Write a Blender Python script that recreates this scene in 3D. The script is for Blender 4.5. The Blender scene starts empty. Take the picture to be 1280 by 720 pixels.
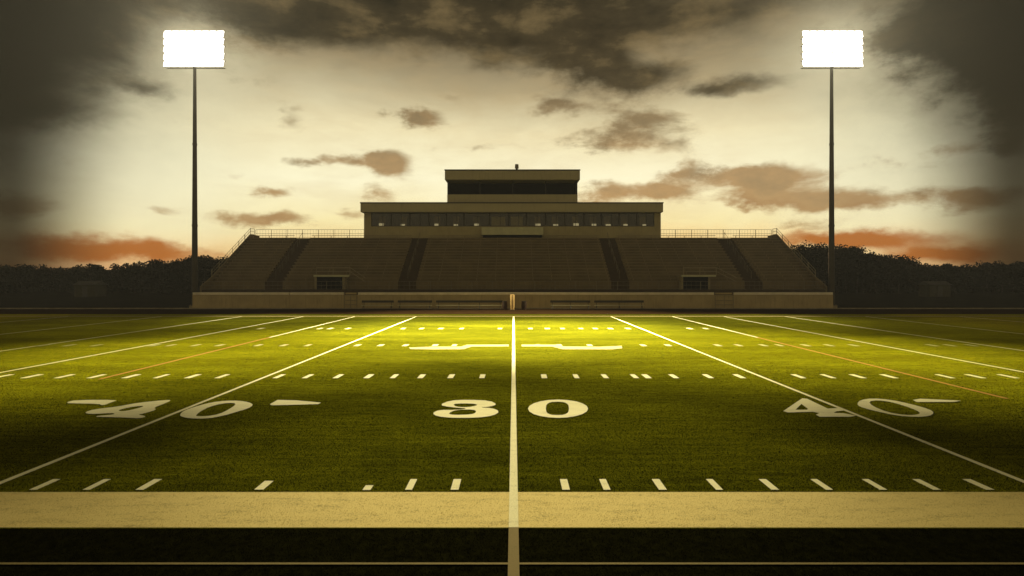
import bpy, bmesh, math, random
import numpy as np
from mathutils import Vector, Matrix
from mathutils.geometry import tessellate_polygon
random.seed(7); rng = np.random.default_rng(7)
R = math.radians
scene = bpy.context.scene
C = scene.collection
F = 737.0; CX = 642.0; HY = 347.0; H = 3.67     # focal length in photo pixels, vanishing point, eye height

def gp(px, py):                                   # ground point seen at a photo position
    Y = F * H / (py - HY)
    return ((px - CX) * Y / F, Y)
def X_at(px, Y): return (px - CX) * Y / F
def Z_at(py, Y): return H + (HY - py) * Y / F

# ------------------------------------------------------------------ node helpers
class E:
    """tiny expression wrapper round Math nodes"""
    def __init__(s, nt, sock): s.nt = nt; s.s = sock
    def _m(s, op, *a, clamp=False):
        n = s.nt.nodes.new('ShaderNodeMath'); n.operation = op; n.use_clamp = clamp
        for i, v in enumerate((s,) + a):
            if isinstance(v, E): s.nt.links.new(v.s, n.inputs[i])
            else: n.inputs[i].default_value = v
        return E(s.nt, n.outputs[0])
    def __add__(s, o): return s._m('ADD', o)
    def __sub__(s, o): return s._m('SUBTRACT', o)
    def __mul__(s, o): return s._m('MULTIPLY', o)
    def __truediv__(s, o): return s._m('DIVIDE', o)
    __radd__ = __add__; __rmul__ = __mul__
    def rsub(s, v): return (s * -1.0) + v
    def clamp(s): return s._m('ADD', 0.0, clamp=True)
    def smooth(s, a, b):                          # smoothstep a..b -> 0..1
        n = s.nt.nodes.new('ShaderNodeMapRange'); n.interpolation_type = 'SMOOTHSTEP'
        s.nt.links.new(s.s, n.inputs[0]); n.inputs[1].default_value = a; n.inputs[2].default_value = b
        n.inputs[3].default_value = 0; n.inputs[4].default_value = 1
        return E(s.nt, n.outputs[0])
def mixc(nt, fac, a, b):
    n = nt.nodes.new('ShaderNodeMix'); n.data_type = 'RGBA'; n.clamp_factor = True
    for v, i in ((fac, 0), (a, 6), (b, 7)):
        if isinstance(v, E): nt.links.new(v.s, n.inputs[i])
        elif isinstance(v, (int, float)): n.inputs[i].default_value = v
        elif isinstance(v, tuple): n.inputs[i].default_value = (*v, 1)
        else: nt.links.new(v, n.inputs[i])
    return n.outputs[2]
def ramp(nt, fac, stops):
    n = nt.nodes.new('ShaderNodeValToRGB'); r = n.color_ramp
    nt.links.new(fac.s if isinstance(fac, E) else fac, n.inputs[0])
    while len(r.elements) < len(stops): r.elements.new(0.5)
    for e, (p, c) in zip(r.elements, stops): e.position = p; e.color = (*c, 1)
    return n.outputs[0]
def noise(nt, vec, scale, detail=4, rough=0.55, dist=0.0):
    n = nt.nodes.new('ShaderNodeTexNoise'); nt.links.new(vec, n.inputs['Vector'])
    n.inputs['Scale'].default_value = scale; n.inputs['Detail'].default_value = detail
    n.inputs['Roughness'].default_value = rough; n.inputs['Distortion'].default_value = dist
    return n
def mapping(nt, vec, scale=(1, 1, 1), loc=(0, 0, 0)):
    n = nt.nodes.new('ShaderNodeMapping'); nt.links.new(vec, n.inputs[0])
    n.inputs['Scale'].default_value = scale; n.inputs['Location'].default_value = loc
    return n.outputs[0]

def material(name, col, rough=0.8, metal=0.0, var=0.25, scale=1.5, stretch=(1, 1, 1), bump=0.0, bscale=20, spec=0.3,
             streak=0.0):
    m = bpy.data.materials.new(name); m.use_nodes = True; nt = m.node_tree
    b = nt.nodes['Principled BSDF']
    tc = nt.nodes.new('ShaderNodeTexCoord').outputs['Object']
    v = mapping(nt, tc, stretch)
    n = noise(nt, v, scale, 6, 0.6)
    d = tuple(c * (1 - var) for c in col); l = tuple(min(1, c * (1 + var)) for c in col)
    c = ramp(nt, n.outputs[0], [(0.3, d), (0.7, l)])
    if streak:
        s = noise(nt, mapping(nt, tc, (3, 3, 0.25)), 2.0, 5, 0.6)
        f = E(nt, s.outputs[0]).smooth(0.5, 0.75) * streak
        c = mixc(nt, f, c, tuple(x * 0.45 for x in col))
    nt.links.new(c, b.inputs['Base Color'])
    b.inputs['Roughness'].default_value = rough; b.inputs['Metallic'].default_value = metal
    b.inputs['Specular IOR Level'].default_value = spec
    if bump:
        n2 = noise(nt, v, bscale, 4, 0.6); bp = nt.nodes.new('ShaderNodeBump')
        bp.inputs['Strength'].default_value = bump; bp.inputs['Distance'].default_value = 0.02
        nt.links.new(n2.outputs[0], bp.inputs['Height']); nt.links.new(bp.outputs[0], b.inputs['Normal'])
    return m

SHEEN = 0.4
def turf_material():
    m = bpy.data.materials.new('turf'); m.use_nodes = True; nt = m.node_tree
    b = nt.nodes['Principled BSDF']
    tc = nt.nodes.new('ShaderNodeTexCoord').outputs['Object']
    big = E(nt, noise(nt, mapping(nt, tc, (0.35, 1.0, 1)), 0.35, 5, 0.6).outputs[0])
    mid = E(nt, noise(nt, mapping(nt, tc, (0.6, 2.2, 1)), 2.2, 6, 0.65).outputs[0])
    fine = E(nt, noise(nt, tc, 45, 4, 0.7).outputs[0])
    str_ = E(nt, noise(nt, mapping(nt, tc, (0.25, 3.5, 1)), 1.6, 6, 0.7).outputs[0])
    f = (big * 0.3 + mid * 0.22 + str_ * 0.26 + fine * 0.22)
    c = ramp(nt, f, [(0.40, (0.003, 0.0065, 0.0012)), (0.5, (0.012, 0.018, 0.0025)), (0.60, (0.040, 0.047, 0.0045))])
    nt.links.new(c, b.inputs['Base Color'])
    b.inputs['Roughness'].default_value = 0.9; b.inputs['Specular IOR Level'].default_value = 0.0
    sh = ((f - 0.5) * 4.5 + 1.0)._m('MAXIMUM', 0.15) * SHEEN; nt.links.new(sh.s, b.inputs['Sheen Weight'])
    b.inputs['Sheen Weight'].default_value = 0.4; b.inputs['Sheen Roughness'].default_value = 0.3
    b.inputs['Sheen Tint'].default_value = (0.85, 0.8, 0.012, 1)
    bp = nt.nodes.new('ShaderNodeBump'); bp.inputs['Strength'].default_value = 0.6; bp.inputs['Distance'].default_value = 0.03
    nt.links.new((mid * 0.5 + fine).s, bp.inputs['Height']); nt.links.new(bp.outputs[0], b.inputs['Normal'])
    return m
def paint_material(name, col, worn=(0.10, 0.10, 0.03), amount=0.35):
    m = bpy.data.materials.new(name); m.use_nodes = True; nt = m.node_tree
    b = nt.nodes['Principled BSDF']
    tc = nt.nodes.new('ShaderNodeTexCoord').outputs['Object']
    fine = E(nt, noise(nt, mapping(nt, tc, (1, 1, 1)), 38, 5, 0.75).outputs[0])
    mid = E(nt, noise(nt, mapping(nt, tc, (0.5, 1.6, 1)), 3.0, 5, 0.65).outputs[0])
    f = (fine * 0.6 + mid * 0.4).smooth(0.5, 0.64) * amount
    c = mixc(nt, f, col, worn); nt.links.new(c, b.inputs['Base Color'])
    b.inputs['Roughness'].default_value = 0.9; b.inputs['Specular IOR Level'].default_value = 0.1
    bp = nt.nodes.new('ShaderNodeBump'); bp.inputs['Strength'].default_value = 0.5; bp.inputs['Distance'].default_value = 0.015
    nt.links.new(fine.s, bp.inputs['Height']); nt.links.new(bp.outputs[0], b.inputs['Normal'])
    return m
def emissive(name, col, s):
    m = bpy.data.materials.new(name); m.use_nodes = True
    b = m.node_tree.nodes['Principled BSDF']; b.inputs['Base Color'].default_value = (0.8, 0.8, 0.8, 1)
    b.inputs['Emission Color'].default_value = (*col, 1); b.inputs['Emission Strength'].default_value = s
    return m
def plain_glass(name, col):
    m = bpy.data.materials.new(name); m.use_nodes = True; nt = m.node_tree; nt.nodes.remove(nt.nodes['Principled BSDF'])
    t = nt.nodes.new('ShaderNodeBsdfTransparent'); t.inputs[0].default_value = (*col, 1)
    g = nt.nodes.new('ShaderNodeBsdfGlossy'); g.inputs['Roughness'].default_value = 0.05
    mx = nt.nodes.new('ShaderNodeMixShader'); mx.inputs[0].default_value = 0.06
    nt.links.new(t.outputs[0], mx.inputs[1]); nt.links.new(g.outputs[0], mx.inputs[2])
    nt.links.new(mx.outputs[0], nt.nodes['Material Output'].inputs[0])
    return m

M = dict(
    turf=turf_material(),
    blade=material('turf_blade', (0.008, 0.013, 0.0016), 0.9, var=0.8, scale=60, spec=0.0),
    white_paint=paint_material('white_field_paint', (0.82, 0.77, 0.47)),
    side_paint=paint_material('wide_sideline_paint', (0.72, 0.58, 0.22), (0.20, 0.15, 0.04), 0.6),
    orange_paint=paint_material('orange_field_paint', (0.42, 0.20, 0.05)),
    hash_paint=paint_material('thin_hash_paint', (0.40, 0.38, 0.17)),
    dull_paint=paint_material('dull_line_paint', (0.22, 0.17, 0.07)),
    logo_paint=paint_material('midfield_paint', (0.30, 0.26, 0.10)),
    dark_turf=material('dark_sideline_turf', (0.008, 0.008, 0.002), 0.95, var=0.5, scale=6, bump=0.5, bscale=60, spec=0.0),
    ground=material('dry_grass_ground', (0.012, 0.010, 0.005), 0.95, var=0.4, scale=0.2, spec=0.0),
    track=material('running_track', (0.03, 0.016, 0.007), 0.9, var=0.25, scale=0.8, spec=0.0),
    kerb=material('concrete_kerb', (0.30, 0.25, 0.16), 0.9, spec=0.1),
    concrete=material('concrete', (0.30, 0.245, 0.135), 0.9, var=0.15, scale=0.7, streak=0.5, spec=0.15),
    wall=material('painted_block_wall', (0.47, 0.365, 0.18), 0.9, var=0.12, scale=0.6, streak=0.5, spec=0.15),
    cap=material('pale_wall_coping', (0.80, 0.70, 0.50), 0.85, var=0.15, scale=1.0, spec=0.15),
    tread=material('stand_tread', (0.19, 0.145, 0.075), 0.9, var=0.2, scale=0.5, streak=0.3, spec=0.1),
    bench=material('aluminium_bench_plank', (0.28, 0.22, 0.115), 0.6, var=0.15, scale=0.8, stretch=(0.3, 1, 1), spec=0.3),
    aisle=material('aisle_step_concrete', (0.07, 0.048, 0.026), 0.95, var=0.2, spec=0.1),
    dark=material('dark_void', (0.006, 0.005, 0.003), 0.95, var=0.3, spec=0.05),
    fascia=material('metal_fascia', (0.44, 0.38, 0.22), 0.6, var=0.08, scale=0.5, stretch=(0.3, 1, 1), streak=0.35, spec=0.25),
    boxwall=material('press_box_cladding', (0.38, 0.315, 0.165), 0.75, var=0.1, scale=0.6, streak=0.35, spec=0.2),
    pale=material('pale_panel', (0.50, 0.48, 0.30), 0.7, var=0.1, spec=0.2),
    frame=material('dark_window_frame', (0.05, 0.045, 0.035), 0.5, var=0.1),
    steel=material('galvanised_steel', (0.22, 0.19, 0.13), 0.5, metal=0.4, var=0.15),
    rail=material('railing_steel', (0.30, 0.25, 0.15), 0.5, metal=0.2, var=0.1),
    pole=material('lamp_pole_steel', (0.06, 0.05, 0.035), 0.6, metal=0.3, var=0.15),
    housing=material('lamp_housing', (0.5, 0.48, 0.4), 0.5),
    chair=material('pale_chair_plastic', (0.75, 0.72, 0.6), 0.6),
    shed=material('shed_cladding', (0.045, 0.04, 0.02), 0.8, streak=0.3),
    bark=material('bark', (0.03, 0.022, 0.014), 0.95),
    leaf=material('tree_foliage', (0.012, 0.011, 0.005), 0.9, var=0.5, scale=0.4, spec=0.05),
    glass=plain_glass('window_glass', (0.75, 0.72, 0.6)),
    glint=emissive('added_glint_face', (1.0, 0.92, 0.68), 0.45),  # added glow in place of bright reflections in the press box windows
    lens=emissive('lit_lamp_lens', (1.0, 0.97, 0.86), 9.0),
)

# ------------------------------------------------------------------ mesh helpers
def tag(o, label=None, cat=None, group=None, kind=None):
    if label: o['label'] = label
    if cat: o['category'] = cat
    if group: o['group'] = group
    if kind: o['kind'] = kind
    return o
def empty(name, loc=(0, 0, 0), parent=None):
    o = bpy.data.objects.new(name, None); C.objects.link(o); o.location = loc
    if parent: o.parent = parent
    return o
def obj(name, bm, mat, parent=None, loc=(0, 0, 0), smooth=False, bevel=0):
    me = bpy.data.meshes.new(name)
    bmesh.ops.recalc_face_normals(bm, faces=bm.faces); bm.to_mesh(me); bm.free()
    me.materials.append(mat if not isinstance(mat, str) else M[mat])
    if smooth: me.polygons.foreach_set('use_smooth', [True] * len(me.polygons))
    o = bpy.data.objects.new(name, me); C.objects.link(o); o.location = loc
    if parent: o.parent = parent
    if bevel:
        b = o.modifiers.new('bevel', 'BEVEL'); b.width = bevel; b.segments = 2; b.limit_method = 'ANGLE'
    return o
def B(bm, x0, x1, y0, y1, z0, z1):
    vs = [bm.verts.new((x, y, z)) for z in (z0, z1) for y in (y0, y1) for x in (x0, x1)]
    for q in ((0, 2, 3, 1), (4, 5, 7, 6), (0, 1, 5, 4), (2, 6, 7, 3), (0, 4, 6, 2), (1, 3, 7, 5)):
        bm.faces.new([vs[i] for i in q])
def box(*a):
    bm = bmesh.new(); B(bm, *a); return bm
def T(bm, p, q, r0, r1=None, n=8, caps=True):
    r1 = r0 if r1 is None else r1
    p = Vector(p); q = Vector(q); d = (q - p).normalized()
    u = d.orthogonal().normalized(); v = d.cross(u)
    a = [bm.verts.new(p + (u * math.cos(t) + v * math.sin(t)) * r0) for t in [2 * math.pi * i / n for i in range(n)]]
    b = [bm.verts.new(q + (u * math.cos(t) + v * math.sin(t)) * r1) for t in [2 * math.pi * i / n for i in range(n)]]
    for i in range(n): bm.faces.new((a[i], a[(i + 1) % n], b[(i + 1) % n], b[i]))
    if caps: bm.faces.new(a); bm.faces.new(b)
def sheet(name, x0, x1, y0, y1, z, mat, parent=None):
    bm = bmesh.new()
    bm.faces.new([bm.verts.new(p) for p in ((x0, y0, z), (x1, y0, z), (x1, y1, z), (x0, y1, z))])
    return obj(name, bm, mat, parent)
def copy_tree(o, parent=None):
    c = o.copy(); C.objects.link(c)
    if parent: c.parent = parent
    for ch in list(o.children): copy_tree(ch, c)
    return c

# ------------------------------------------------------------------ ground, track, field
tag(sheet('ground', -900, 900, -200, 1500, -0.004, 'ground'), kind='structure')
tag(sheet('running_track', -120, 120, 59.1, 68.6, 0.004, 'track'), kind='structure')
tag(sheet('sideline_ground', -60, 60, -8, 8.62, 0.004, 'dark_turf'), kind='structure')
k = bmesh.new(); B(k, -120, 120, 69.0, 69.25, 0, 0.12)
tag(obj('kerb', k, 'kerb'), kind='structure')

field = tag(empty('football_field', (0, 0, 0)), kind='structure')
sheet('turf', -60, 60, 8.60, 59.1, 0.008, 'turf', field)
ZL = 0.014
painted = []                                     # polygons of paint (for the blades)
def rect_mark(name, x0, x1, y0, y1, mat, z=ZL, n=1):
    o = sheet(name, x0, x1, y0, y1, z, mat, field)
    if y0 < 24: painted.append(('r', x0, x1, y0, y1, mat))
    return o
y0s = gp(0, 616)[1]; y1s = gp(0, 660.5)[1]; yf = gp(0, 395.5)[1]
o = rect_mark('wide_sideline', -60, 60, y1s, y0s, 'side_paint'); o['label'] = 'broad cream near sideline stripe'
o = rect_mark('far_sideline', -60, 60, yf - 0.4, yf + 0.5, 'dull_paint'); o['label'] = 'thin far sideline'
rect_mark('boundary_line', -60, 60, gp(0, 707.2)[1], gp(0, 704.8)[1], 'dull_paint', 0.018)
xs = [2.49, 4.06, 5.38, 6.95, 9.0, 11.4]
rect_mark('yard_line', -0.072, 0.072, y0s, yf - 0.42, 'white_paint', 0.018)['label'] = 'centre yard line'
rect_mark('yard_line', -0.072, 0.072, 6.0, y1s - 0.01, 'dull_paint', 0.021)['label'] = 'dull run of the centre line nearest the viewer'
rect_mark('yard_line', -0.072, 0.072, y1s, y0s, 'white_paint', 0.018)['label'] = 'centre line crossing the broad stripe'
for i, r in enumerate(xs):
    for s in (-1, 1):
        x = s * r * H; w = 0.062 if i == 0 else 0.07
        a = y0s if i == 0 else (21.2 if i == 1 and s < 0 else (17.8 if i == 1 else 21.0))
        if i == 1:
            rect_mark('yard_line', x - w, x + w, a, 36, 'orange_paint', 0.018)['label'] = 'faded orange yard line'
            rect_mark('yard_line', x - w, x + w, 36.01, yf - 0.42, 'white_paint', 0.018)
        else:
            rect_mark('yard_line', x - w, x + w, max(y0s, a if i else y0s) if i < 2 else y0s, yf - 0.42, 'white_paint', 0.018)
def ticks(row, y, hgt, wpx, mat='white_paint', zz=0.022):
    for px in row:
        dep = y - HY; x = (px - CX) / dep * H
        jw = wpx / dep * H / 2 * random.uniform(0.85, 1.1)
        ya = F * H / (dep + hgt / 2); yb = F * H / (dep - hgt / 2)
        rect_mark('hash_mark', x - jw, x + jw, ya, yb, mat, zz)
ticks([56, 121, 186, 514, 570, 706, 756, 824, 893, 961, 1027, 1093, 1158, 1223], 607, 13.5, 10)
ticks([330], 608, 11, 13); ticks([460], 611, 6, 11)
ticks([3, 40, 81, 121, 164, 202, 241, 278, 349, 385, 423, 461, 493, 527, 564, 603, 680, 720, 756, 793, 808, 842, 885, 924,
       998, 1035, 1072, 1111, 1181, 1219, 1260], 471, 4.8, 7)
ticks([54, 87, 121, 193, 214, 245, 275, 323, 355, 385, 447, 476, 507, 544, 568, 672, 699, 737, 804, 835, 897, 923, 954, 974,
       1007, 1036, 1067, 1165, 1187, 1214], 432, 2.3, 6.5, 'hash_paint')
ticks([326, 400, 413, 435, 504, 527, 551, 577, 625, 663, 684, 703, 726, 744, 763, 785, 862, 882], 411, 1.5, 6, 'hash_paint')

def smooth_poly(pts, k=1):
    for _ in range(k):
        q = []
        for i in range(len(pts)):
            a = pts[i]; b = pts[(i + 1) % len(pts)]
            q += [(a[0] * .75 + b[0] * .25, a[1] * .75 + b[1] * .25), (a[0] * .25 + b[0] * .75, a[1] * .25 + b[1] * .75)]
        pts = q
    return pts
def glyph(label, ox, sc, outer, holes=(), k=1, mat='white_paint', oy=485, name='yard_number'):
    loops = [smooth_poly(outer, k)] + [smooth_poly(h, k) for h in holes]
    loops = [[Vector((*gp(ox + u / sc, oy + v / sc), 0.026)) for u, v in l] for l in loops]
    bm = bmesh.new(); vs = [bm.verts.new(p) for l in loops for p in l]
    for t in tessellate_polygon(loops):
        try: bm.faces.new([vs[i] for i in t])
        except ValueError: pass
    o = obj(name, bm, mat, field); o['label'] = label
    for p in o.data.polygons:
        if p.normal.z < 0: p.flip()
    painted.append(('g', loops, mat))
    return o
def ell(cx, cy, rx, ry, n=20, p=1.0):
    out = []
    for i in range(n):
        t = 2 * math.pi * i / n; c, s = math.cos(t), math.sin(t)
        out.append((cx + rx * math.copysign(abs(c) ** p, c), cy + ry * math.copysign(abs(s) ** p, s)))
    return out
glyph('painted digit 3 left of the centre line', 530, 5.818,
      [(110, 130), (190, 96), (330, 91), (480, 98), (533, 126), (480, 142), (400, 148), (500, 152), (552, 178), (505, 208), (380, 224),
       (200, 224), (95, 213), (58, 190), (110, 165), (225, 166), (330, 156), (190, 146)],
      [[(210, 122), (290, 118), (380, 122), (385, 135), (310, 147), (230, 142)], [(172, 192), (235, 164), (365, 163), (382, 180), (352, 199), (215, 203)]])
glyph('painted digit 0 right of the centre line', 530, 5.818, ell(975, 157, 219, 67), [ell(970, 155, 84, 49, p=0.7)], 0)
glyph('warped painted digit 4 left of the left yard line', 80, 8,
      [(210, 250), (300, 222), (530, 196), (740, 156), (1000, 130), (1078, 128), (1015, 160), (895, 205), (928, 225), (800, 264), (735, 275), (830, 292),
       (760, 314), (620, 305), (320, 298), (330, 288), (505, 274), (500, 258), (330, 268), (230, 267)],
      [[(530, 234), (640, 203), (775, 186), (800, 194), (680, 227), (590, 243)]])
glyph('narrow painted dart left of the digit 4', 80, 8, [(20, 152), (120, 128), (545, 127), (470, 152), (390, 184), (345, 166), (60, 162)], name='direction_mark')
glyph('painted digit 0 right of the left yard line', 215, 6.737,
      [(62, 234), (100, 198), (200, 163), (330, 128), (450, 114), (560, 113), (655, 128), (686, 152), (640, 180), (540, 210), (430, 242), (300, 265), (160, 265), (85, 252)],
      [[(198, 240), (240, 203), (320, 163), (430, 136), (525, 132), (537, 148), (480, 187), (400, 227), (300, 245), (215, 246)]])
glyph('painted direction dart right of the left number', 215, 6.737, [(825, 143), (890, 107), (1050, 111), (1255, 130), (1232, 143), (1050, 148), (840, 153)], k=0, name='direction_mark')
glyph('painted digit 4 left of the right yard line', 970, 5.333,
      [(48, 160), (175, 74), (207, 77), (345, 143), (420, 139), (460, 155), (400, 162), (385, 172), (450, 174), (532, 190), (500, 198),
       (290, 198), (266, 184), (290, 173), (245, 165), (80, 169)], [[(130, 151), (170, 112), (214, 145), (206, 151)]], k=0)
glyph('painted digit 0 right of the right yard line', 970, 5.333,
      [(540, 110), (562, 86), (640, 74), (760, 83), (900, 113), (1024, 148), (1056, 172), (1022, 194), (930, 200), (800, 190), (650, 157), (555, 130)],
      [[(615, 95), (680, 86), (780, 101), (900, 139), (966, 170), (942, 185), (860, 187), (740, 167), (645, 127)]])
glyph('narrow painted dart right of the right number', 970, 5.333, [(912, 85), (960, 77), (1232, 90), (1190, 98), (940, 99)], k=0, name='direction_mark')
for lab, pts in (('left half of the thin midfield outline', [(511, 435), (541, 433.8), (576, 433.8), (584, 431.4), (636, 431.2), (636, 433.6), (590, 433.8), (579, 437.2), (541, 437.4), (513, 437)]),
                 ('right half of the thin midfield outline', [(652, 431.2), (698, 431.4), (705, 433.6), (750, 434.0), (777, 432.8), (778, 436.0), (764, 437.4), (703, 437.2), (690, 433.8), (652, 433.6)])):
    glyph(lab, 0, 1, pts, k=0, mat='logo_paint', oy=0, name='midfield_outline')

# ---- blades of turf close to the viewer
def inpoly(x, y, loops):
    c = np.zeros(len(x), bool)
    for l in loops:
        n = len(l)
        for i in range(n):
            a, b = l[i], l[(i + 1) % n]
            if a[1] == b[1]: continue
            m = (a[1] > y) != (b[1] > y)
            c ^= m & (x < (b[0] - a[0]) * (y - a[1]) / (b[1] - a[1]) + a[0])
    return c
def blades(N):
    t = rng.random(N); y = 7.0 * (34 / 7.0) ** t; y = y[rng.random(N) > np.clip((y - 15) / 19, 0, 1) ** 0.8]; N = len(y); x = (rng.random(N) * 2 - 1) * (y * 0.95 + 1)
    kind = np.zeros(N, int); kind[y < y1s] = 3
    for p in painted:
        if p[0] == 'r': m = (x > p[1]) & (x < p[2]) & (y > p[3]) & (y < p[4])
        else: m = inpoly(x, y, p[1])
        kind[m] = {'white_paint': 1, 'side_paint': 2, 'orange_paint': 4, 'dull_paint': 5}.get(p[-1], 1)
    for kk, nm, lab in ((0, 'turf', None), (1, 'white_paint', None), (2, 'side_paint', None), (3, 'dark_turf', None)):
        i = np.where(kind == kk)[0]
        if not len(i): continue
        X, Y = x[i], y[i]; n = len(i)
        h = (0.006 + 0.010 * rng.random(n)) * (0.6 if kk else 1.0) + 0.01; w = 0.0018 + 0.00022 * Y; a = rng.random(n) * math.pi
        lx = rng.normal(0, 0.010, n); ly = rng.normal(0, 0.010, n)
        v = np.empty((n, 3, 3)); z0 = 0.004 if kk == 3 else 0.008
        v[:, 0] = np.stack([X - np.cos(a) * w, Y - np.sin(a) * w, np.full(n, z0)], 1)
        v[:, 1] = np.stack([X + np.cos(a) * w, Y + np.sin(a) * w, np.full(n, z0)], 1)
        v[:, 2] = np.stack([X + lx, Y + ly, z0 + h], 1)
        me = bpy.data.meshes.new('turf_blades')
        me.vertices.add(n * 3); me.vertices.foreach_set('co', v.reshape(-1))
        me.loops.add(n * 3); me.loops.foreach_set('vertex_index', np.arange(n * 3, dtype=np.int32))
        me.polygons.add(n); me.polygons.foreach_set('loop_start', np.arange(0, n * 3, 3, dtype=np.int32))
        me.polygons.foreach_set('loop_total', np.full(n, 3, dtype=np.int32)); me.update()
        me.materials.append(M['blade'] if kk == 0 else M[nm])
        o = bpy.data.objects.new('turf_blades', me); C.objects.link(o); o.parent = field; o['kind'] = 'stuff'

blades(430000)
# ------------------------------------------------------------------ front wall
YW = 69.4; WX0 = X_at(240.5, YW); WX1 = X_at(1041.5, YW); WZ = Z_at(365.5, YW)
w = tag(empty('field_wall', (0, YW, 0)), 'long low tan block wall with pale coping in front of the grandstand', 'wall')
bm = bmesh.new()
segs = [WX0, X_at(362, YW), X_at(430, YW), X_at(447, YW), X_at(893, YW), X_at(917, YW), WX1]
for a, b in ((0, 1), (1, 2), (3, 4), (5, 6)):
    B(bm, segs[a] + 0.01, segs[b] - 0.01, 0, 0.3, 0, WZ - 0.29)
for a, b in ((2, 3), (4, 5)): B(bm, segs[a] + .01, segs[b] - .01, 0.08, 0.24, 0, WZ - 0.29)
for a, b in ((2, 3), (4, 5)): B(bm, segs[a] + .15, segs[b] - .15, 0.06, 0.26, WZ - .215, WZ - .03)
x = WX0 + 2.4
while x < WX1 - 1:                                # pilasters
    B(bm, x - 0.03, x + 0.03, -0.012, 0.02, 0, WZ - 0.29); x += 4.9
obj('wall_panel', bm, 'wall', w)
bm = bmesh.new()
for a, b in ((0, 1), (1, 2), (3, 4), (5, 6)): B(bm, segs[a] + 0.05, segs[b] - 0.05, -0.06, 0.36, WZ - 0.29, WZ)
obj('coping', bm, 'cap', w, bevel=0.02)
for a, b in ((2, 3), (4, 5)):
    bm = bmesh.new()
    for z in (0.5, 1.0, 1.55): T(bm, (segs[a] + .08, -0.1, z), (segs[b] - .08, -0.1, z), 0.03)
    for xx in (segs[a] + .08, (segs[a] + segs[b]) / 2, segs[b] - .08): T(bm, (xx, -0.1, 0), (xx, -0.1, 1.6), 0.035)
    obj('gate', bm, 'rail', w)
# ------------------------------------------------------------------ benches in front of the wall
def make_bench(L, label):
    r = empty('team_bench')
    tag(r, label, 'bench', 'long benches in front of the low wall')
    obj('seat', box(-L / 2, L / 2, -0.30, 0.0, 0.46, 0.51), 'pale', r)
    obj('backrest', box(-L / 2, L / 2, 0.08, 0.13, 0.80, 1.05), 'frame', r)
    obj('footboard', box(-L / 2, L / 2, -0.62, -0.38, 0.14, 0.18), 'steel', r)
    n = max(2, int(L / 2.2) + 1)
    for i in range(n):
        x = -L / 2 + 0.25 + i * (L - 0.5) / (n - 1); bm = bmesh.new()
        T(bm, (x, 0.1, 0.0), (x, 0.12, 1.02), 0.03); T(bm, (x, -0.55, 0.0), (x, -0.25, 0.45), 0.03)
        T(bm, (x, -0.55, 0.12), (x, 0.1, 0.12), 0.025); obj('leg', bm, 'frame', r)
    return r
for a, b, lab in ((452, 492, 'short dark-backed bench at the left end of the bench row'), (497, 540, 'dark-backed bench second from the left in front of the wall'),
                  (545, 628, 'long dark-backed bench just left of the centre post'), (688, 738, 'dark-backed bench just right of the centre post'),
                  (743, 805, 'long dark-backed bench at the right end of the bench row')):
    y = 67.6; x0, x1 = X_at(a, y), X_at(b, y)
    make_bench(x1 - x0, lab).location = ((x0 + x1) / 2, y, 0)
r = tag(empty('padded_post', (X_at(640.5, 67.0), 67.0, 0)), 'short pale orange post standing at midfield in front of the wall', 'post')
bm = bmesh.new(); T(bm, (0, 0, 0.05), (0, 0, 1.75), 0.24, n=16); obj('padding', bm, material('post_padding', (0.75, 0.50, 0.20), 0.7), r, bevel=0.04, smooth=True)
bm = bmesh.new(); T(bm, (0, 0, 0), (0, 0, 0.06), 0.34, n=16); obj('base', bm, 'steel', r)
for px, lab in ((631, 'dark round barrel left of the centre post'), (655, 'dark round barrel right of the centre post')):
    r = tag(empty('barrel', (X_at(px, 67.2), 67.2, 0)), lab, 'barrel', 'barrels beside the centre post')
    bm = bmesh.new(); T(bm, (0, 0, 0), (0, 0, 0.5), 0.27, 0.31, n=16); T(bm, (0, 0, .5), (0, 0, 0.95), 0.31, 0.27, n=16)
    obj('body', bm, material('barrel_plastic', (0.05, 0.025, 0.014), 0.6), r)
    bm = bmesh.new(); T(bm, (0, 0, .95), (0, 0, 1.0), 0.29, n=16); obj('lid', bm, 'frame', r)

# ------------------------------------------------------------------ grandstand
g = tag(empty('grandstand', (0, 72.6, 0)), 'wide dark concrete grandstand of bench rows with four stair aisles', 'grandstand')
YO = 72.6
def P(name, bm, mat, parent=g, **k):
    bmesh.ops.translate(bm, verts=bm.verts, vec=(0, -YO, 0)); return obj(name, bm, mat, parent, **k)
NR = 16; Y0 = 75.2; Y1 = 86.3; Z0 = 3.3; Z1 = 9.45
dy = (Y1 - Y0) / NR; dz = (Z1 - Z0) / (NR - 1)
XE = 38.4; AX = [-30.6, -13.6, 13.6, 30.6]; AW = 1.15
def stepped(x0, x1, lift=0.0):
    bm = bmesh.new(); prof = [(Y0, 0.0)]
    for i in range(NR):
        z = Z0 + i * dz + lift; prof += [(Y0 + i * dy, z), (Y0 + (i + 1) * dy, z)]
    prof.append((Y1, 0.0))
    a = [bm.verts.new((x0, y, z)) for y, z in prof]; b = [bm.verts.new((x1, y, z)) for y, z in prof]
    n = len(prof)
    for i in range(n): bm.faces.new((a[i], a[(i + 1) % n], b[(i + 1) % n], b[i]))
    bm.faces.new(a); bm.faces.new(b)
    return bm
edges = [-XE] + [e for a in AX for e in (a - AW, a + AW)] + [XE]
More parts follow.
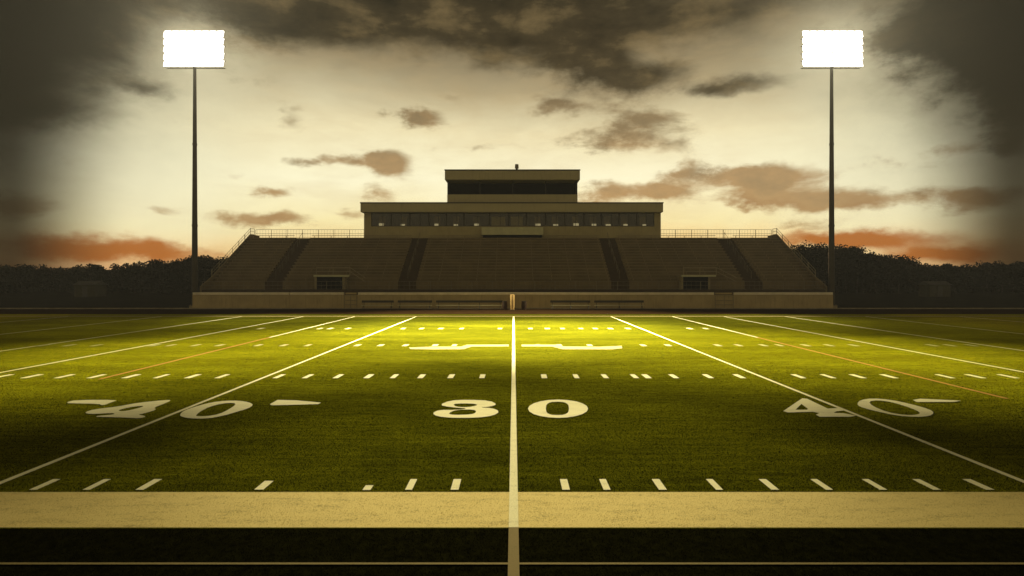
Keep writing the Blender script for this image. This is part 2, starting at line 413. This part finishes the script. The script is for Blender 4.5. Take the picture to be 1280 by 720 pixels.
for s in range(5):
    xa, xb = edges[2 * s], edges[2 * s + 1]
    sec = P('seating_section', stepped(xa, xb), 'tread')
    for i in range(NR):
        z = Z0 + i * dz; y = Y0 + i * dy
        bm = bmesh.new(); B(bm, xa + 0.12, xb - 0.12, y + 0.02, y + 0.30, z + 0.29, z + 0.34)
        xx = xa + 0.5
        while xx < xb - 0.2: B(bm, xx, xx + 0.06, y + 0.10, y + 0.16, z, z + 0.29); xx += 2.4
        bmesh.ops.translate(bm, verts=bm.verts, vec=(0, -YO, 0)); obj('bench_row', bm, 'bench', sec)
for a in AX:
    bm = stepped(a - AW, a + AW, -0.18)
    for i in range(NR): B(bm, a - AW + .02, a + AW - .02, Y0 + i * dy - 0.02, Y0 + i * dy + dy * 0.5, Z0 + (i - 0.5) * dz - 0.18, Z0 + (i - .5) * dz)
    st = P('stair_aisle', bm, 'aisle')
    bm = bmesh.new()
    for i in range(1, NR, 3):
        y = Y0 + i * dy; z = Z0 + i * dz - 0.18; T(bm, (a, y, z), (a, y, z + 0.95), 0.025)
        if i + 2 < NR: T(bm, (a, y, z + 0.95), (a, y + 2 * dy, z + 0.95 + 2 * dz), 0.025); T(bm, (a, y + 2 * dy, z + 2 * dz), (a, y + 2 * dy, z + 0.95 + 2 * dz), 0.025)
    bmesh.ops.translate(bm, verts=bm.verts, vec=(0, -YO, 0)); obj('handrail', bm, 'steel', st)
P('walkway', box(-XE, XE, YO, Y0 - 0.003, 0, 2.15), 'aisle')
P('rear_deck', box(-XE, XE, Y1 + 0.003, 89.0, 8.9, Z1 - 0.01), 'concrete')
P('rear_wall', box(-XE, XE, 88.9, 89.15, 0, 8.9), 'concrete')
for s in (-1, 1):                                 # sloping end parapets
    bm = bmesh.new(); x0, x1 = sorted((s * XE, s * (XE + 0.22)))
    prof = [(YO, 0), (YO, 2.6), (Y0, 3.75), (Y1, Z1 + 0.55), (89.1, Z1 + 0.55), (89.1, 0)]
    a = [bm.verts.new((x0, y, z)) for y, z in prof]; b = [bm.verts.new((x1, y, z)) for y, z in prof]
    for i in range(6): bm.faces.new((a[i], a[(i + 1) % 6], b[(i + 1) % 6], b[i]))
    bm.faces.new(a); bm.faces.new(b); P('end_parapet', bm, 'tread')
def fence_run(p, q, h, post=2.3, picket=0.42, rp=0.035, rk=0.013, name='guard_railing', mat='rail', slope=False):
    p = Vector(p); q = Vector(q); L = (q - p).length; bm = bmesh.new(); up = Vector((0, 0, 1))
    n = max(1, round(L / post))
    for i in range(n + 1): c = p.lerp(q, i / n); T(bm, c, c + up * h, rp, n=6)
    for f in (0.1, 0.55, 1.0): T(bm, p + up * h * f, q + up * h * f, rp * 0.75, n=6)
    n = round(L / picket)
    for i in range(n): c = p.lerp(q, (i + .5) / n); T(bm, c + up * h * 0.1, c + up * h, rk, n=4, caps=False)
    return P(name, bm, mat)
PBX0 = X_at(455, 86.5); PBX1 = X_at(826, 86.5)
YR = 87.6
fence_run((-XE + .1, YR, Z1), (PBX0 - .1, YR, Z1), 1.35); fence_run((PBX1 + .1, YR, Z1), (XE - .1, YR, Z1), 1.35)
for s in (-1, 1):
    fence_run((s * (XE + .1), Y1, Z1 + .5), (s * (XE + .1), Y0, 3.7), 0.95, picket=0.5)
    fence_run((s * (XE + .1), YR, Z1 + .5), (s * (XE + .1), Y1, Z1 + .5), 0.95, picket=0.5)
fence_run((-XE, YO + .1, 2.15), (XE, YO + .1, 2.15), 1.05, post=2.6, picket=0.6, rp=0.03, rk=0.01, mat='steel', name='front_railing')
# stair portals on the walkway
for xa, xb, fl in ((X_at(395, 74), X_at(427, 74), 1), (X_at(855, 74), X_at(886, 74), -1)):
    po = empty('stair_portal', (0, 0, 0), g)
    def Q(n, bm, m): bmesh.ops.translate(bm, verts=bm.verts, vec=(0, -YO, 0)); return obj(n, bm, m, po)
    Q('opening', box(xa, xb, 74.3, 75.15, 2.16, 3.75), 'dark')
    Q('side_wall', box(xa - 0.3, xa - 0.01, 74.31, 77.5, 2.16, 3.9), 'concrete'); Q('side_wall', box(xb + 0.01, xb + 0.3, 74.31, 77.5, 2.16, 3.9), 'concrete')
    Q('lintel', box(xa - 0.3, xb + 0.9, 73.95, 74.3, 3.78, 4.0), 'cap' if False else 'pale')
    bm = bmesh.new()
    for z in (4.45, 4.95): T(bm, (xa, 74.2, z), (xb + 1.0, 74.2, z), 0.05)
    for t in (0, .5, 1): T(bm, (xa + (xb + 1 - xa) * t, 74.2, 3.95), (xa + (xb + 1 - xa) * t, 74.2, 4.95), 0.05)
    for z in (4.45, 4.95): T(bm, (xb + 1.0, 74.2, z), (xb + 3.2, 73.2, z - 1.3), 0.04)
    Q('guard_rail', bm, 'rail')

# ------------------------------------------------------------------ press box
YP = 86.5
pb = tag(empty('press_box', (0, YP, 9.44)), 'two storey flat roofed press box with dark windows on top of the stand', 'press box')
def Q(name, bm, mat, parent=pb, **k):
    bmesh.ops.translate(bm, verts=bm.verts, vec=(0, -YP, -9.44)); return obj(name, bm, mat, parent, **k)
zs = Z_at(283, YP); zh = Z_at(266, YP); zr = Z_at(253, YP - 1)
yb = 92.5
Q('lower_wall', box(PBX0, PBX1, YP, YP + 0.25, 9.44, zs), 'boxwall')
Q('floor_slab', box(PBX0 - 0.12, PBX1 + 0.12, YP - 0.25, yb, 9.0, 9.43), 'aisle')
bm = bmesh.new(); B(bm, PBX0, PBX0 + 0.25, YP + .26, yb, 9.44, zh); B(bm, PBX1 - .25, PBX1, YP + .26, yb, 9.44, zh)
B(bm, PBX0 + .26, PBX1 - .26, yb - .25, yb, 9.44, zh); Q('side_wall', bm, 'boxwall')
bm = bmesh.new(); B(bm, PBX0, X_at(464, YP), YP, YP + .25, zs + .002, zh); B(bm, X_at(818, YP), PBX1, YP, YP + .25, zs + .002, zh); Q('corner_pier', bm, 'boxwall')
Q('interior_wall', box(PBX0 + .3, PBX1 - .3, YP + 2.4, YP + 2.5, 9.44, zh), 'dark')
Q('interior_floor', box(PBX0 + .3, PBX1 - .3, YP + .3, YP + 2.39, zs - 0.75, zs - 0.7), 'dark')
Q('roof', box(X_at(450.5, YP - 1), X_at(829, YP - 1), YP - 1.0, yb + .5, zh + 0.002, zr), 'fascia', bevel=0.03)
Q('roof_trim', box(X_at(450, YP - 1), X_at(829.5, YP - 1), YP - 1.05, YP - 1.003, zr - 0.14, zr + 0.03), 'frame')
wx = [464, 489, 512, 536, 558, 580, 612, 636, 658, 682, 706, 730, 752, 774, 796, 818]
for i in range(15):
    a, b = X_at(wx[i], YP), X_at(wx[i + 1], YP)
    bm = bmesh.new(); t = 0.10
    B(bm, a, a + t, YP + .02, YP + .2, zs + .003, zh); B(bm, b - t, b - .002, YP + .02, YP + .2, zs + .003, zh)
    B(bm, a + t, b - t, YP + .02, YP + .2, zh - t, zh - .002); B(bm, a + t, b - t, YP + .02, YP + .2, zs + .004, zs + t)
    mid = (a + b) / 2 + 0.15; B(bm, mid - .03, mid + .03, YP + .05, YP + .15, zs + t, zh - t)
    fr = Q('window', bm, 'frame')
    Q('pane', box(a + t, b - t, YP + .09, YP + .105, zs + t, zh - t), 'glass', fr)
    if i in (6, 7):                               # pale middle bay
        Q('pale_screen', box(a + .25, b - .5, YP + .5, YP + .56, zs - .5, zh - .5), 'pale', fr)
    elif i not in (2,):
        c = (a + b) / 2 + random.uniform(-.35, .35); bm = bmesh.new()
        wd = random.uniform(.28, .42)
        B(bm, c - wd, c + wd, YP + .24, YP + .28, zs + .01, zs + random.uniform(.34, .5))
        Q('added_glint', bm, 'glint', fr)  # emissive panel added to imitate a bright reflection in the pane
        bm = bmesh.new(); B(bm, c - .5, c + .4, YP + 1.2, YP + 1.3, zs + .3, zh - .4)
        Q('reflection_panel', bm, 'steel', fr)  # grey panel added to imitate a reflection in the glass
# balcony in the middle
ba, bb = X_at(602, YP - 1), X_at(679, YP - 1)
Q('balcony', box(ba, bb, YP - 1.2, YP - .003, Z_at(293.5, YP - 1.1), Z_at(284, YP - 1.1)), 'pale')
Q('balcony_shade_block', box(ba + .2, bb - .2, YP - .9, YP - .01, 9.5, Z_at(293.5, YP - 1.1) - .02), 'dark')  # solid dark block paints in the shade under the balcony
# upper storey
YU = 87.3
ua, ub = X_at(559, YU), X_at(722, YU); z1 = Z_at(243, YU); z2 = Z_at(226, YU); z3 = Z_at(212, YU - 1)
bm = bmesh.new(); cuts = [ua, X_at(586, YU), X_at(605, YU), X_at(680, YU), ub]
for a, b in zip(cuts[:-1], cuts[1:]): B(bm, a + .02, b - .02, YU, YU + .2, zr + .003, z1)
B(bm, ua, ub, YU + .05, YU + .19, zr + .004, z1 - .03)
Q('upper_parapet', bm, 'fascia')
bm = bmesh.new()
for x in (ua, ub - .25): B(bm, x, x + .25, YU + .21, YU + 4.5, zr + .003, z2)
B(bm, ua + .26, ub - .26, YU + 2.4, YU + 2.6, zr + .003, z2); Q('upper_wall', bm, 'dark')
bm = bmesh.new()
for px in (560, 600, 641, 682, 720): x = X_at(px, YU); T(bm, (x, YU + .1, z1), (x, YU + .1, z2), 0.05)
Q('post', bm, 'frame')
Q('upper_roof', box(X_at(556, YU - 1), X_at(725, YU - 1), YU - 1.0, YU + 5, z2 + .002, z3), 'fascia', bevel=0.03)
Q('roof_trim', box(X_at(555.5, YU - 1), X_at(725.5, YU - 1), YU - 1.05, YU - 1.003, z3 - 0.14, z3 + 0.03), 'frame')
bm = bmesh.new(); T(bm, (X_at(646, YU), YU + .5, z3), (X_at(646, YU), YU + .5, z3 + .5), .16); T(bm, (X_at(646, YU), YU + .5, z3 + .45), (X_at(646, YU), YU + .5, z3 + 1.05), .3, .26, n=12)
Q('roof_vent', bm, 'steel')

# ------------------------------------------------------------------ floodlight towers
def make_tower():
    r = empty('floodlight_tower')
    bm = bmesh.new(); T(bm, (0, 0, 0.3), (0, 0, 29.6), 0.36, 0.17, n=20); T(bm, (0, 0, 29.6), (0, 0, 33.2), 0.17, 0.15, n=16)
    for z in (9.8, 19.6): T(bm, (0, 0, z), (0, 0, z + .25), 0.36 - z * .0065 + .03, n=20)
    obj('pole', bm, 'pole', r, smooth=False)
    bm = bmesh.new(); T(bm, (0, 0, 0), (0, 0, .3), .62, n=20)
    for k in range(8): T(bm, (.5 * math.cos(k * .785), .5 * math.sin(k * .785), .3), (.5 * math.cos(k * .785), .5 * math.sin(k * .785), .42), .035)
    obj('base', bm, 'concrete', r)
    rows, cols = 5, 8; zt = 29.35
    for j in range(rows):
        z = zt + j * 0.88
        bm = bmesh.new(); B(bm, -3.55, 3.55, 0.25, 0.37, z - .42, z - .34); obj('crossarm', bm, 'housing', r)
        for i in range(cols):
            x = (i - (cols - 1) / 2) * 0.9
            bm = bmesh.new(); n = 14
            rr = [(-.10, .445), (0.05, .44), (.22, .30), (.34, .14)]; prev = None
            for yy, q in rr:
                ring = [bm.verts.new((q * math.copysign(abs(math.cos(t)) ** .22, math.cos(t)), yy, q * math.copysign(abs(math.sin(t)) ** .22, math.sin(t)))) for t in [2 * math.pi * k / 24 for k in range(24)]]
                if prev:
                    for k in range(24): bm.faces.new((prev[k], prev[(k + 1) % 24], ring[(k + 1) % 24], ring[k]))
                prev = ring
            bm.faces.new(prev)
            f = obj('floodlight', bm, 'housing', r, loc=(x, -.15, z)); f.rotation_euler = (R(-16), 0, 0)
            bm = bmesh.new()
            bm.faces.new([bm.verts.new((.435 * math.copysign(abs(math.cos(t)) ** .22, math.cos(t)), -.09, .435 * math.copysign(abs(math.sin(t)) ** .22, math.sin(t)))) for t in [2 * math.pi * k / 24 for k in range(24)]])
            obj('lens', bm, 'lens', f)
    return r
YT = 71.0
t1 = make_tower(); t1.location = (X_at(243.5, YT), YT, 0)
tag(t1, 'tall slim pole with a glowing bank of floodlights at the left end of the stand', 'floodlight tower', 'floodlight towers')
t2 = copy_tree(t1); t2.location = (X_at(1039.5, YT), YT, 0)
t2['label'] = 'tall slim pole with a glowing bank of floodlights at the right end of the stand'

def spot(src, tgt, power, cone, blend=1.0, col=(1, 0.88, 0.52), radius=1.2):
    l = bpy.data.lights.new('flood_beam', 'SPOT'); l.energy = power; l.spot_size = R(cone); l.spot_blend = blend
    l.color = col; l.shadow_soft_size = radius
    o = bpy.data.objects.new('flood_beam', l); C.objects.link(o); o.location = src
    o.rotation_euler = (Vector(tgt) - Vector(src)).to_track_quat('-Z', 'Y').to_euler()
    return o
main_spots = []; glow_lamps = []
for s, t in ((-1, t1), (1, t2)):
    src = (t.location.x, YT - 2.6, 31.0)
    main_spots.append(spot(src, (0, 39, 0), 1.45e6, 27.5))
    main_spots.append(spot(src, (0, 13, 0), 2.3e5, 12))
    main_spots.append(spot(src, (s * 19, 51, 0), 1.6e5, 34))
    main_spots.append(spot(src, (0, 55, 0), 2.6e5, 36))
    l = bpy.data.lights.new('flood_glow', 'POINT'); l.energy = 2.8e5; l.color = (1, 0.95, 0.74); l.shadow_soft_size = 1.0
    o = bpy.data.objects.new('flood_glow', l); C.objects.link(o); o.location = (t.location.x, YT - 1.3, 31.1); glow_lamps.append(o)
    glow_lamps.append(spot((t.location.x, YT - 1.3, 30.8), (t.location.x + s * 22, YT - 3, 0), 2.2e5, 52, col=(1, 0.95, 0.72), radius=1.0))

# ------------------------------------------------------------------ background: sheds, treeline
for px, lab in ((106, 'small pale shed in front of the dark trees left of the stand'), (1175, 'small pale shed in front of the dark trees right of the stand')):
    Y = 112; r = tag(empty('shed', (X_at(px, Y), Y, 0)), lab, 'shed', 'sheds beside the tree line')
    obj('wall', box(-2.0, 2.0, 0, 3, 0, 2.3), 'shed', r)
    bm = bmesh.new(); a = [bm.verts.new(p) for p in ((-2.2, -.3, 2.3), (-2.2, 3.3, 2.3), (-2.2, 1.5, 3.0))]; b = [bm.verts.new((2.2, v.co.y, v.co.z)) for v in a]
    for i in range(3): bm.faces.new((a[i], a[(i + 1) % 3], b[(i + 1) % 3], b[i]))
    bm.faces.new(a); bm.faces.new(b); obj('roof', bm, 'frame', r)
    obj('door', box(-.5, .5, -.05, -.003, 0, 2.0), 'frame', r)
def prof_l(px):
    pts = [(-900, 326), (-300, 330), (0, 329), (60, 331), (92, 334), (100, 328), (150, 328), (180, 325), (205, 321), (232, 317), (262, 317), (300, 321), (330, 326)]
    return np.interp(px, [p[0] for p in pts], [p[1] for p in pts])
def prof_r(px):
    pts = [(940, 318), (985, 305), (1040, 302), (1070, 306), (1110, 312), (1130, 320), (1160, 328), (1180, 326), (1200, 332), (1235, 326), (1280, 325), (1500, 330), (2200, 326)]
    return np.interp(px, [p[0] for p in pts], [p[1] for p in pts])
def treeline(name, label, fn, pa, pb_, trees):
    V = []; bm = bmesh.new()
    root = tag(empty(name, (0, 0, 0)), label, 'trees', kind='stuff')
    for _ in range(trees):
        Y = random.uniform(135, 175); px = random.uniform(pa, pb_)
        x = X_at(px, Y); top = Z_at(float(fn(px)), Y) * random.uniform(0.82, 0.97)
        if abs(x) < 46: continue
        T(bm, (x, Y, 0), (x + random.uniform(-.4, .4), Y, top * .6), .22, .1, n=6)
        rw = random.uniform(2.2, 4.2); n = 520
        nb = 9; cs = np.array([(rng.normal(0, rw * .5), rng.normal(0, rw * .4), top * (0.38 + 0.5 * rng.random())) for _ in range(nb)] + [(0, 0, top * .84), (0, 0, top * .2), (rw * .6, 0, top * .25)])
        cr = np.concatenate([rng.uniform(.8, 1.6, nb), [1.2, 2.0, 1.8]]) * top * .13
        for c, q in zip(cs, cr):
            m = int(85 * q); d = rng.normal(size=(m, 3)); d /= np.linalg.norm(d, axis=1)[:, None]
            p = c + d * q * (0.6 + .55 * rng.random((m, 1))) + np.array([x, Y, 0]); V.append(p)
    obj('trunk', bm, 'bark', root)['kind'] = 'stuff'
    P_ = np.concatenate(V); P_[:, 2] = np.maximum(P_[:, 2], .2); n = len(P_)
    d1 = rng.normal(size=(n, 3)); d1 /= np.linalg.norm(d1, axis=1)[:, None]
    d2 = rng.normal(size=(n, 3)); d2 -= (d1 * d2).sum(1)[:, None] * d1; d2 /= np.linalg.norm(d2, axis=1)[:, None]
    s = rng.uniform(.16, .38, (n, 1))
    v = np.stack([P_ - d1 * s, P_ + d2 * s * .6, P_ + d1 * s, P_ - d2 * s * .6], 1)
    me = bpy.data.meshes.new('foliage'); me.vertices.add(n * 4); me.vertices.foreach_set('co', v.reshape(-1))
    me.loops.add(n * 4); me.loops.foreach_set('vertex_index', np.arange(n * 4, dtype=np.int32))
    me.polygons.add(n); me.polygons.foreach_set('loop_start', np.arange(0, n * 4, 4, dtype=np.int32))
    me.polygons.foreach_set('loop_total', np.full(n, 4, dtype=np.int32)); me.update(); me.materials.append(M['leaf'])
    o = bpy.data.objects.new('foliage', me); C.objects.link(o); o.parent = root; o['kind'] = 'stuff'
treeline('tree_line', 'dark mass of trees along the horizon left of the stand', prof_l, -160, 330, 110)
treeline('tree_line', 'dark mass of trees along the horizon right of the stand', prof_r, 950, 1440, 110)
# low dark hill behind the trees
def hill(fn, pa, pb_, Y):
    bm = bmesh.new(); rows = [(Y - 40, 0.0), (Y - 20, .5), (Y, 1.0), (Y + 60, .9), (Y + 150, 0.0)]; cols = 80; g_ = []
    for yy, f in rows:
        line = []
        for i in range(cols + 1):
            px = pa + (pb_ - pa) * i / cols; z = Z_at(float(fn(px)) + 9, Y) * f
            z *= min(1, i / 4, (cols - i) / 4)
            line.append(bm.verts.new((X_at(px, Y), yy, z - .05)))
        g_.append(line)
    for a, b in zip(g_[:-1], g_[1:]):
        for i in range(cols): bm.faces.new((a[i], a[i + 1], b[i + 1], b[i]))
    tag(obj('hills', bm, 'ground', smooth=True), kind='structure')
hill(prof_l, -700, 380, 230); hill(prof_r, 900, 2000, 230)

# ------------------------------------------------------------------ haze
o = obj('haze', box(-260, 260, -30, 420, -1.0, 42), bpy.data.materials.new('haze')); tag(o, kind='stuff')
m = o.data.materials[0]; m.use_nodes = True; nt = m.node_tree; nt.nodes.clear()
out = nt.nodes.new('ShaderNodeOutputMaterial'); pv = nt.nodes.new('ShaderNodeVolumePrincipled')
pv.inputs['Color'].default_value = (0.95, 0.88, 0.72, 1); pv.inputs['Density'].default_value = 0.00010
pv.inputs['Anisotropy'].default_value = 0.2
nt.links.new(pv.outputs[0], out.inputs['Volume'])

AIR = bpy.data.collections.new('air'); AIR.objects.link(o)
NOAIR = bpy.data.collections.new('not_air'); NOAIR.objects.link(o); NOAIR.collection_objects[0].light_linking.link_state = 'EXCLUDE'
for l in glow_lamps: l.light_linking.receiver_collection = AIR
for l in main_spots: l.light_linking.receiver_collection = NOAIR

# ------------------------------------------------------------------ world: dusk sky with clouds
W = bpy.data.worlds.new("World"); scene.world = W; W.use_nodes = True; nt = W.node_tree; nt.nodes.clear()
out = nt.nodes.new('ShaderNodeOutputWorld'); bg = nt.nodes.new('ShaderNodeBackground'); nt.links.new(bg.outputs[0], out.inputs[0])
tc = nt.nodes.new('ShaderNodeTexCoord').outputs['Generated']
sp = nt.nodes.new('ShaderNodeSeparateXYZ'); nt.links.new(tc, sp.inputs[0])
dx, dyy, dzz = (E(nt, sp.outputs[i]) for i in range(3))
AZ = dx._m('ARCTAN2', dyy) * F                     # azimuth from straight ahead, elevation, both scaled
EL = dzz._m('ARCSINE') * F
def ae(px, py):
    u = (px - CX) / F; v = (HY - py) / F
    return math.atan(u) * F, math.atan(v / math.sqrt(1 + u * u)) * F
cmb = nt.nodes.new('ShaderNodeCombineXYZ'); nt.links.new(AZ.s, cmb.inputs[0]); nt.links.new(EL.s, cmb.inputs[1])
vec = cmb.outputs[0]
n1 = noise(nt, mapping(nt, vec, (0.016, 0.026, 1)), 1.0, 6, 0.62)
s1 = nt.nodes.new('ShaderNodeSeparateColor'); nt.links.new(n1.outputs['Color'], s1.inputs[0])
n2 = noise(nt, mapping(nt, vec, (0.0045, 0.010, 1), (3.1, 1.7, 0)), 1.0, 7, 0.6, 0.4)
n3 = noise(nt, mapping(nt, vec, (0.011, 0.034, 1), (7.3, 2.2, 0)), 1.0, 6, 0.6, 0.3)
wa = AZ + (E(nt, s1.outputs[0]) - 0.5) * 70.0
we = EL + (E(nt, s1.outputs[1]) - 0.5) * 34.0
def blobs(lst):
    tot = None
    for px, py, rx, ry, amp in lst:
        a, e = ae(px, py); kx = math.cos(math.atan((px - CX) / F)) ** 2
        qa = (wa - a) / (rx * kx * 1.15); qe = (we - e) / (ry * 1.15)
        g_ = (qa * qa + qe * qe)._m('MULTIPLY', -1.0)._m('EXPONENT') * amp
        tot = g_ if tot is None else tot + g_
    return tot
low = blobs([(525, 146, 32, 10, 1.0), (482, 203, 30, 14, 1.0), (412, 200, 48, 7, .7), (362, 148, 20, 15, .55), (338, 239, 26, 7, .7), (295, 216, 16, 6, .4),
             (345, 273, 50, 9, .95), (475, 240, 22, 9, .5), (700, 137, 52, 8, .65), (800, 150, 48, 14, .75), (780, 178, 75, 13, .6),
             (755, 240, 34, 13, .8), (832, 238, 40, 13, 1.0), (848, 214, 30, 8, .6), (905, 222, 40, 9, .6), (935, 246, 38, 8, .95), (962, 216, 50, 13, .7),
             (1000, 232, 55, 14, .6), (1045, 250, 75, 9, .9), (1210, 250, 70, 14, .8), (1180, 190, 50, 12, .6), (600, 185, 55, 4, .35),
             (990, 284, 50, 7, .6), (200, 266, 24, 5, .4), (25, 255, 45, 14, .7), (440, 265, 24, 9, .6), (60, 205, 80, 12, .3)])
red = blobs([(165, 312, 75, 12, 1.0), (60, 308, 60, 14, .7), (1060, 297, 110, 9, 1.1), (1230, 318, 90, 14, .6), (240, 322, 60, 8, .5), (1160, 318, 60, 8, .7)])
high = blobs([(735, 62, 48, 34, 1.0), (690, 16, 120, 18, .8), (800, 96, 46, 12, .8), (905, 110, 75, 10, .85), (460, 10, 120, 22, 1.0),
              (40, 50, 170, 70, 1.5), (110, 150, 80, 16, .6), (330, 100, 50, 16, .4), (1250, 80, 130, 70, 1.5), (1120, 50, 90, 26, .7), (330, 20, 110, 24, .8), (620, 40, 70, 30, .5),
              (900, 10, 130, 20, .5), (190, 112, 50, 12, .6), (0, 190, 60, 45, .8), (1265, 190, 60, 50, .7)])
glow = blobs([(244, 66, 60, 36, .45), (1040, 66, 60, 36, .45), (175, 205, 135, 82, 1.15), (1125, 205, 135, 82, 1.15), (400, 110, 90, 20, .25)])  # lamp halos and outward beams painted into the sky colour
# clear-sky glow by elevation
t = (EL + (E(nt, n2.outputs[0]) - 0.5) * 60.0) / 400.0
base = ramp(nt, t, [(0.0, (0.70, 0.27, 0.055)), (0.07, (0.88, 0.54, 0.17)), (0.15, (0.95, 0.82, 0.42)), (0.30, (1.0, 0.94, 0.64)), (0.42, (0.88, 0.78, 0.48)),
                    (0.55, (0.42, 0.345, 0.20)), (0.70, (0.15, 0.115, 0.06)), (0.92, (0.06, 0.046, 0.026)), (1.0, (0.05, 0.04, 0.024))])
# streaky mottling of the whole sky
mot = (E(nt, n3.outputs[0])).smooth(0.35, 0.72)
base = mixc(nt, mot * 0.22, base, (0.55, 0.38, 0.17))
fl = (low + (E(nt, n3.outputs[0]) - 0.5) * 1.2 + (E(nt, n1.outputs[0]) - 0.5) * 1.3).smooth(0.2, 0.85)
base = mixc(nt, glow * 0.75, base, (0.98, 0.92, 0.61))
c = mixc(nt, fl * 0.92, base, ramp(nt, (EL / 330.0 + (E(nt, n1.outputs[0]) - 0.5) * 0.9), [(0.0, (0.28, 0.12, 0.035)), (0.3, (0.42, 0.25, 0.10)), (0.6, (0.22, 0.15, 0.07)), (1.0, (0.12, 0.09, 0.05))]))
fr_ = (red + (E(nt, n3.outputs[0]) - 0.5) * 0.8).smooth(0.2, 1.0)
c = mixc(nt, fr_ * 0.95, c, (0.42, 0.12, 0.014))
fh = (high + (E(nt, n2.outputs[0]) - 0.5) * 1.9 + (E(nt, n1.outputs[0]) - 0.5) * 1.3 + (EL.smooth(170, 330) * 0.4) - glow * 0.9).smooth(0.2, 1.05)
hc = ramp(nt, (E(nt, n1.outputs[0]) * 0.5 + E(nt, n3.outputs[0]) * 0.5), [(0.36, (0.009, 0.007, 0.004)), (0.5, (0.038, 0.028, 0.013)), (0.64, (0.15, 0.105, 0.045))])
c = mixc(nt, fh * EL.smooth(20, 120) * 0.93, c, hc)
corner = blobs([(0, 0, 210, 120, 1.3), (1280, 0, 210, 120, 1.3), (640, -60, 500, 50, .6)])  # vignette painted into the sky's upper corners and top edge
c = mixc(nt, corner.clamp() * 0.9, c, (0.008, 0.007, 0.004))
# edge vignette painted in, rear sky raised to fill the stands, overhead dimmed
side = AZ._m('ABSOLUTE').smooth(418, 522)
c = mixc(nt, side * 0.95, c, (0.006, 0.005, 0.003))
c = mixc(nt, AZ._m('ABSOLUTE').smooth(700, 1300), c, (0.25, 0.20, 0.11))
c = mixc(nt, EL.smooth(330, 700) * 0.9, c, (0.05, 0.043, 0.028))
sky = nt.nodes.new('ShaderNodeTexSky'); sky.sky_type = 'NISHITA'; sky.sun_disc = False
sky.sun_elevation = R(2.5); sky.sun_rotation = R(8)
mul = nt.nodes.new('ShaderNodeMix'); mul.data_type = 'RGBA'; mul.blend_type = 'MULTIPLY'; mul.inputs[0].default_value = 1
nt.links.new(sky.outputs[0], mul.inputs[6]); mul.inputs[7].default_value = (0.05, 0.038, 0.008, 1)
ad = nt.nodes.new('ShaderNodeMix'); ad.data_type = 'RGBA'; ad.blend_type = 'ADD'; ad.inputs[0].default_value = 0.04
nt.links.new(c, ad.inputs[6]); nt.links.new(mul.outputs[2], ad.inputs[7])
nt.links.new(ad.outputs[2], bg.inputs[0]); bg.inputs[1].default_value = 1.0
try: W.cycles.sampling_method = 'MANUAL'; W.cycles.sample_map_resolution = 512
except Exception: pass

sun = bpy.data.lights.new('sun', 'SUN'); sun.energy = 0.5; sun.angle = R(6); sun.color = (1, 0.62, 0.3)
so = bpy.data.objects.new('sun', sun); C.objects.link(so)
sd = Vector((math.sin(R(8)) * math.cos(R(2.5)), math.cos(R(8)) * math.cos(R(2.5)), math.sin(R(2.5))))
so.rotation_euler = (-sd).to_track_quat('-Z', 'Y').to_euler(); so.location = (10, 200, 60)

# ------------------------------------------------------------------ camera and colour
cam = bpy.data.cameras.new('camera'); co = bpy.data.objects.new('camera', cam); C.objects.link(co)
co.location = (0, 0, H); co.rotation_euler = (R(90), 0, 0)
cam.sensor_width = 36; cam.lens = F / 1280 * 36; cam.shift_x = -2 / 1280; cam.shift_y = -13 / 1280
cam.clip_start = 0.1; cam.clip_end = 3000
scene.camera = co
scene.view_settings.view_transform = 'Standard'; scene.view_settings.look = 'None'
scene.view_settings.exposure = 0; scene.view_settings.gamma = 1; scene.view_settings.use_curve_mapping = False
scene.cycles.max_bounces = 4; scene.cycles.diffuse_bounces = 2; scene.cycles.glossy_bounces = 2; scene.cycles.volume_bounces = 0
scene.cycles.transparent_max_bounces = 6
